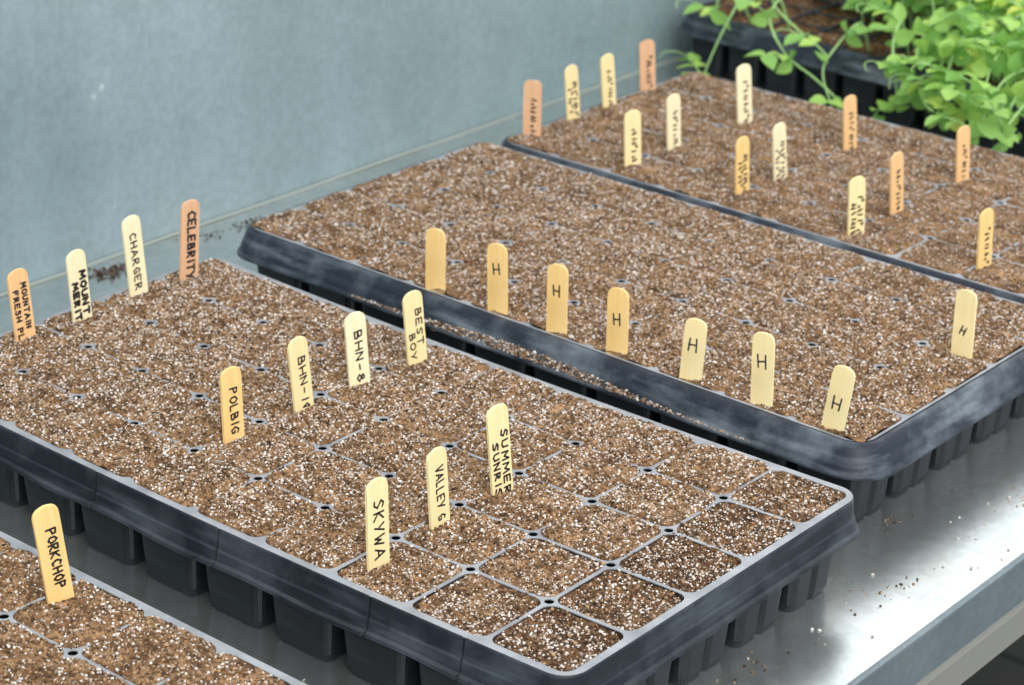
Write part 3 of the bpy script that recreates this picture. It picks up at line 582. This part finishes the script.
# ------------------------------------------------------------------ pea seedlings
def leaf(V, F, base, direction, normal, L_, wd, cup=.25):
    dr = Vector(direction).normalized(); nn = Vector(normal); nn = (nn - dr * nn.dot(dr)).normalized(); sd_ = dr.cross(nn)
    prof = [(0, .0), (.12, .62), (.35, 1), (.6, .92), (.82, .55), (1, .05)]; b0 = len(V)
    for t, ww in prof:
        c = Vector(base) + dr * L_ * t - nn * (L_ * .25 * t * t)
        for s in (-1, -.5, 0, .5, 1): V.append(c + sd_ * (wd * ww * s) + nn * (abs(s) ** 1.5 * wd * ww * cup))
    for i in range(len(prof) - 1):
        for k in range(4): a = b0 + i * 5 + k; F.append((a, a + 1, a + 6, a + 5))
def pea(path, rnd, nodes=None, scale=1.0, first=.25):
    """path: list of points from the soil up; returns stem and foliage geometry"""
    SV, SF, LV, LF = [], [], [], []
    pts = [Vector(p) for p in path]
    # resample smoothly (catmull-rom)
    P_ = [pts[0]] + pts + [pts[-1]]; sm_ = []
    for i in range(1, len(P_) - 2):
        for k in range(6):
            t = k / 6; a, b, c, d_ = P_[i - 1], P_[i], P_[i + 1], P_[i + 2]
            sm_.append(.5 * ((2 * b) + (c - a) * t + (2 * a - 5 * b + 4 * c - d_) * t * t + (3 * b - a - 3 * c + d_) * t ** 3))
    sm_.append(pts[-1]); n = len(sm_)
    tube(SV, SF, sm_, [.0014 * scale * (1 - .45 * i / n) for i in range(n)], 6)
    L_ = sum((sm_[i + 1] - sm_[i]).length for i in range(n - 1)); nn = nodes or max(2, int(L_ / .026))
    for q in range(nn):
        t = first + (1 - first) * (q + .6 * rnd.random()) / nn if q < nn - 1 else 1; i = min(n - 1, int(t * (n - 1))); p = sm_[i]; tg = (sm_[min(n - 1, i + 1)] - sm_[max(0, i - 1)]).normalized()
        az = rnd.random() * 6.283; out = Vector((math.cos(az), math.sin(az), .35)); out = (out - tg * out.dot(tg) * .7).normalized()
        for s in (-1, 1):     # stipules clasping the stem
            sd_ = out.cross(tg).normalized() * s
            leaf(LV, LF, p, (out * .7 + sd_ * .9 + tg * .3), tg + Vector((0, 0, .6)), rnd.uniform(.014, .022) * scale, rnd.uniform(.006, .009) * scale)
        # petiole with paired leaflets and a tendril
        pl = rnd.uniform(.022, .040) * scale; e1 = p + out * pl * .55 + Vector((0, 0, pl * .15)); e2 = p + out * pl + Vector((0, 0, pl * .1))
        tube(SV, SF, [p, e1, e2], .0008 * scale, 5)
        for (e, kk) in ((e1, .9), (e2, 1.0)):
            for s in (-1, 1):
                sd_ = out.cross(Vector((0, 0, 1))).normalized() * s
                leaf(LV, LF, e, sd_ + out * .5 + Vector((0, 0, rnd.uniform(-.3, .25))), Vector((rnd.uniform(-.4, .4), rnd.uniform(-.4, .4), 1)), rnd.uniform(.014, .023) * scale * kk, rnd.uniform(.006, .0095) * scale * kk)
        if rnd.random() < .7:
            tp = [e2]; v = out.copy()
            for k in range(9):
                ang = .5 * k * rnd.choice((.6, 1.0)); v = (v + Vector((math.cos(az + ang), math.sin(az + ang), .4 - .12 * k)) * .6).normalized(); tp.append(tp[-1] + v * .0045 * scale)
            tube(SV, SF, tp, .00045 * scale, 4)
    return SV, SF, LV, LF
def plant(name, label, base, path, rnd, group=None, lm=M_LEAF, **kw):
    root = empty(name, base); tag(root, label, 'pea seedling', group)
    SV, SF, LV, LF = pea(path, rnd, **kw)
    mobj('stem', SV, SF, M_STEM, root, True); mobj('foliage', LV, LF, lm, root, True)
    return root
def cellpos(i, j):
    return (-.143 - (i + .5) * .0437, 1.034 + (j + .5) * .0444, .0)
rnd = random.Random(42)
protos = []
gp = 'pea seedlings at the front of the dense tangle'; gb = 'pea seedlings at the back of the dense tangle'
lbp = 'green pea seedling at the front of the tangle, rooted close behind the tray rim'
lbb = 'green pea seedling deep in the tangle toward the top of the picture'
spots = [(i, j) for j, (a, b) in enumerate(((3, 6), (3, 9), (4, 9), (5, 10), (6, 10), (6, 9))) for i in range(a, b)]
spots += [(i + .5, j + .45) for j, (a, b) in enumerate(((2, 6), (3, 8), (4, 9), (5, 9))) for i in range(a, b)]
for k in range(12):
    h = rnd.uniform(.05, .085) if k < 6 else rnd.uniform(.09, .14); lean = Vector((rnd.uniform(-.03, .03), -rnd.uniform(.0, .05), 0))
    pth = [(0, 0, -.004), (lean.x * .2, lean.y * .1, h * .33), (lean.x * .5 + rnd.uniform(-.01, .01), lean.y * .45, h * .66), (lean.x, lean.y, h)]
    protos.append((pth, rnd.random()))
made = []
for q, (i, j) in enumerate(spots):
    b = cellpos(i, j); b = (b[0] + rnd.uniform(-.012, .012), b[1] + rnd.uniform(-.012, .012), 0)
    if q < len(protos):
        o = plant('pea_seedling', lbp, b, protos[q][0], random.Random(q + 100), gp, lm=M_LEAF if q % 5 else M_LEAFY); made.append(o)
        if j >= 1.4: o['label'] = lbb; o['group'] = gb
        if q % 5 == 0: o['label'] = 'yellowish ' + o['label']; o['group'] = 'yellowish ' + o['group']
    else:
        src = made[(q % 6) if j < 1.5 else (q * 7 + 3) % len(made)]; o = src.copy(); C.objects.link(o); o.location = b; o.rotation_euler = (0, 0, rnd.choice((0, .4, -.5, .9, -.9, 2.5)))
        o.scale = (1, 1, 1); yl = 'yellowish ' if src['label'].startswith('yellow') else ''
        o['label'] = yl + (lbb if j >= 1.4 else lbp); o['group'] = yl + (gb if j >= 1.4 else gp)
        for ch in src.children: c_ = ch.copy(); C.objects.link(c_); c_.parent = o
# stems that flop forward over the front rim (points in world space)
def flop(label, i, pts, seed, lm=M_LEAF, **kw):
    b = Vector(cellpos(i, 0)); plant('pea_seedling', label, b, [(0, 0, -.004)] + [tuple(Vector(p) - b) for p in pts], random.Random(seed), None, lm=lm, **kw)
flop('long pea stem trailing over the rim before the dark tray side', 9, [(-.556, 1.03, .034), (-.548, 1.003, .020), (-.520, .992, -.004), (-.487, .990, -.018), (-.455, .988, -.034), (-.425, .985, -.048)], 21, nodes=3, first=.3)
flop('pea shoot crossing the rim with one broad leaf above the orange stick', 7, [(-.468, 1.03, .030), (-.475, 1.000, .010), (-.480, .992, -.012), (-.462, .985, -.040)], 23, nodes=3)
flop('pea shoot bending over the rim where the green tangle begins', 6, [(-.425, 1.03, .040), (-.415, 1.00, .028), (-.402, .988, .004), (-.395, .982, -.022)], 3, nodes=4)
flop('pea shoot sprawling down over the rim just left of the slim orange stick', 5, [(-.39, 1.03, .045), (-.385, .995, .036), (-.378, .975, .012), (-.370, .960, -.005)], 4, nodes=5)
flop('pea shoot hanging over the rim right above the slim orange stick', 4, [(-.345, 1.03, .05), (-.345, .99, .045), (-.340, .965, .022), (-.335, .945, .006)], 5, nodes=5)
flop('pea shoot spilling over the rim right of the slim orange stick', 3, [(-.305, 1.03, .05), (-.305, .985, .042), (-.298, .955, .020), (-.292, .930, .010)], 6, nodes=5)
flop('pale pea shoot spilling low over the rim near the right edge of the picture', 3.4, [(-.325, 1.02, .03), (-.32, .985, .028), (-.315, .960, .004), (-.305, .940, -.004)], 7, lm=M_LEAFY, nodes=4)
flop('pea shoot lying over the rim at the right edge of the picture', 2, [(-.27, 1.03, .05), (-.268, .985, .045), (-.262, .945, .026), (-.255, .915, .014)], 8, nodes=5)
flop('pea shoot sprawling onto the far tray edge at the right border of the picture', 1.6, [(-.24, 1.03, .05), (-.245, .975, .045), (-.245, .93, .028), (-.243, .890, .012)], 31, nodes=5)
flop('dense leafy pea shoot leaning out low near the right border', 2.5, [(-.28, 1.02, .03), (-.285, .965, .030), (-.280, .925, .006), (-.272, .905, -.002)], 33, nodes=5)
flop('leafy pea shoot hanging lowest over the rim by the right border', 2.8, [(-.29, 1.02, .03), (-.292, .985, .022), (-.280, .962, -.004), (-.268, .955, -.018)], 35, nodes=5)
flop('pea shoot hanging low before the rim, between two slim orange sticks', 4.4, [(-.365, 1.02, .03), (-.362, .995, .020), (-.350, .975, -.008), (-.344, .968, -.022)], 37, nodes=4)
flop('sparse pea shoot drooping over the rim at the left end of the pea tray', 10, [(-.600, 1.03, .022), (-.597, 1.003, .006), (-.606, .996, -.024), (-.614, .996, -.048)], 10, nodes=2, first=.35)
flop('pea shoot with a round leaf pair at the left of the pea tray', 8.6, [(-.560, 1.035, .022), (-.562, 1.020, .040), (-.566, 1.012, .046)], 9, nodes=2, first=.6, scale=1.15)
flop('lone pea shoot standing upright at the wall end of the pea tray', 11, [(-.640, 1.056, .03), (-.637, 1.06, .06), (-.633, 1.062, .09)], 12, nodes=1, first=.9)
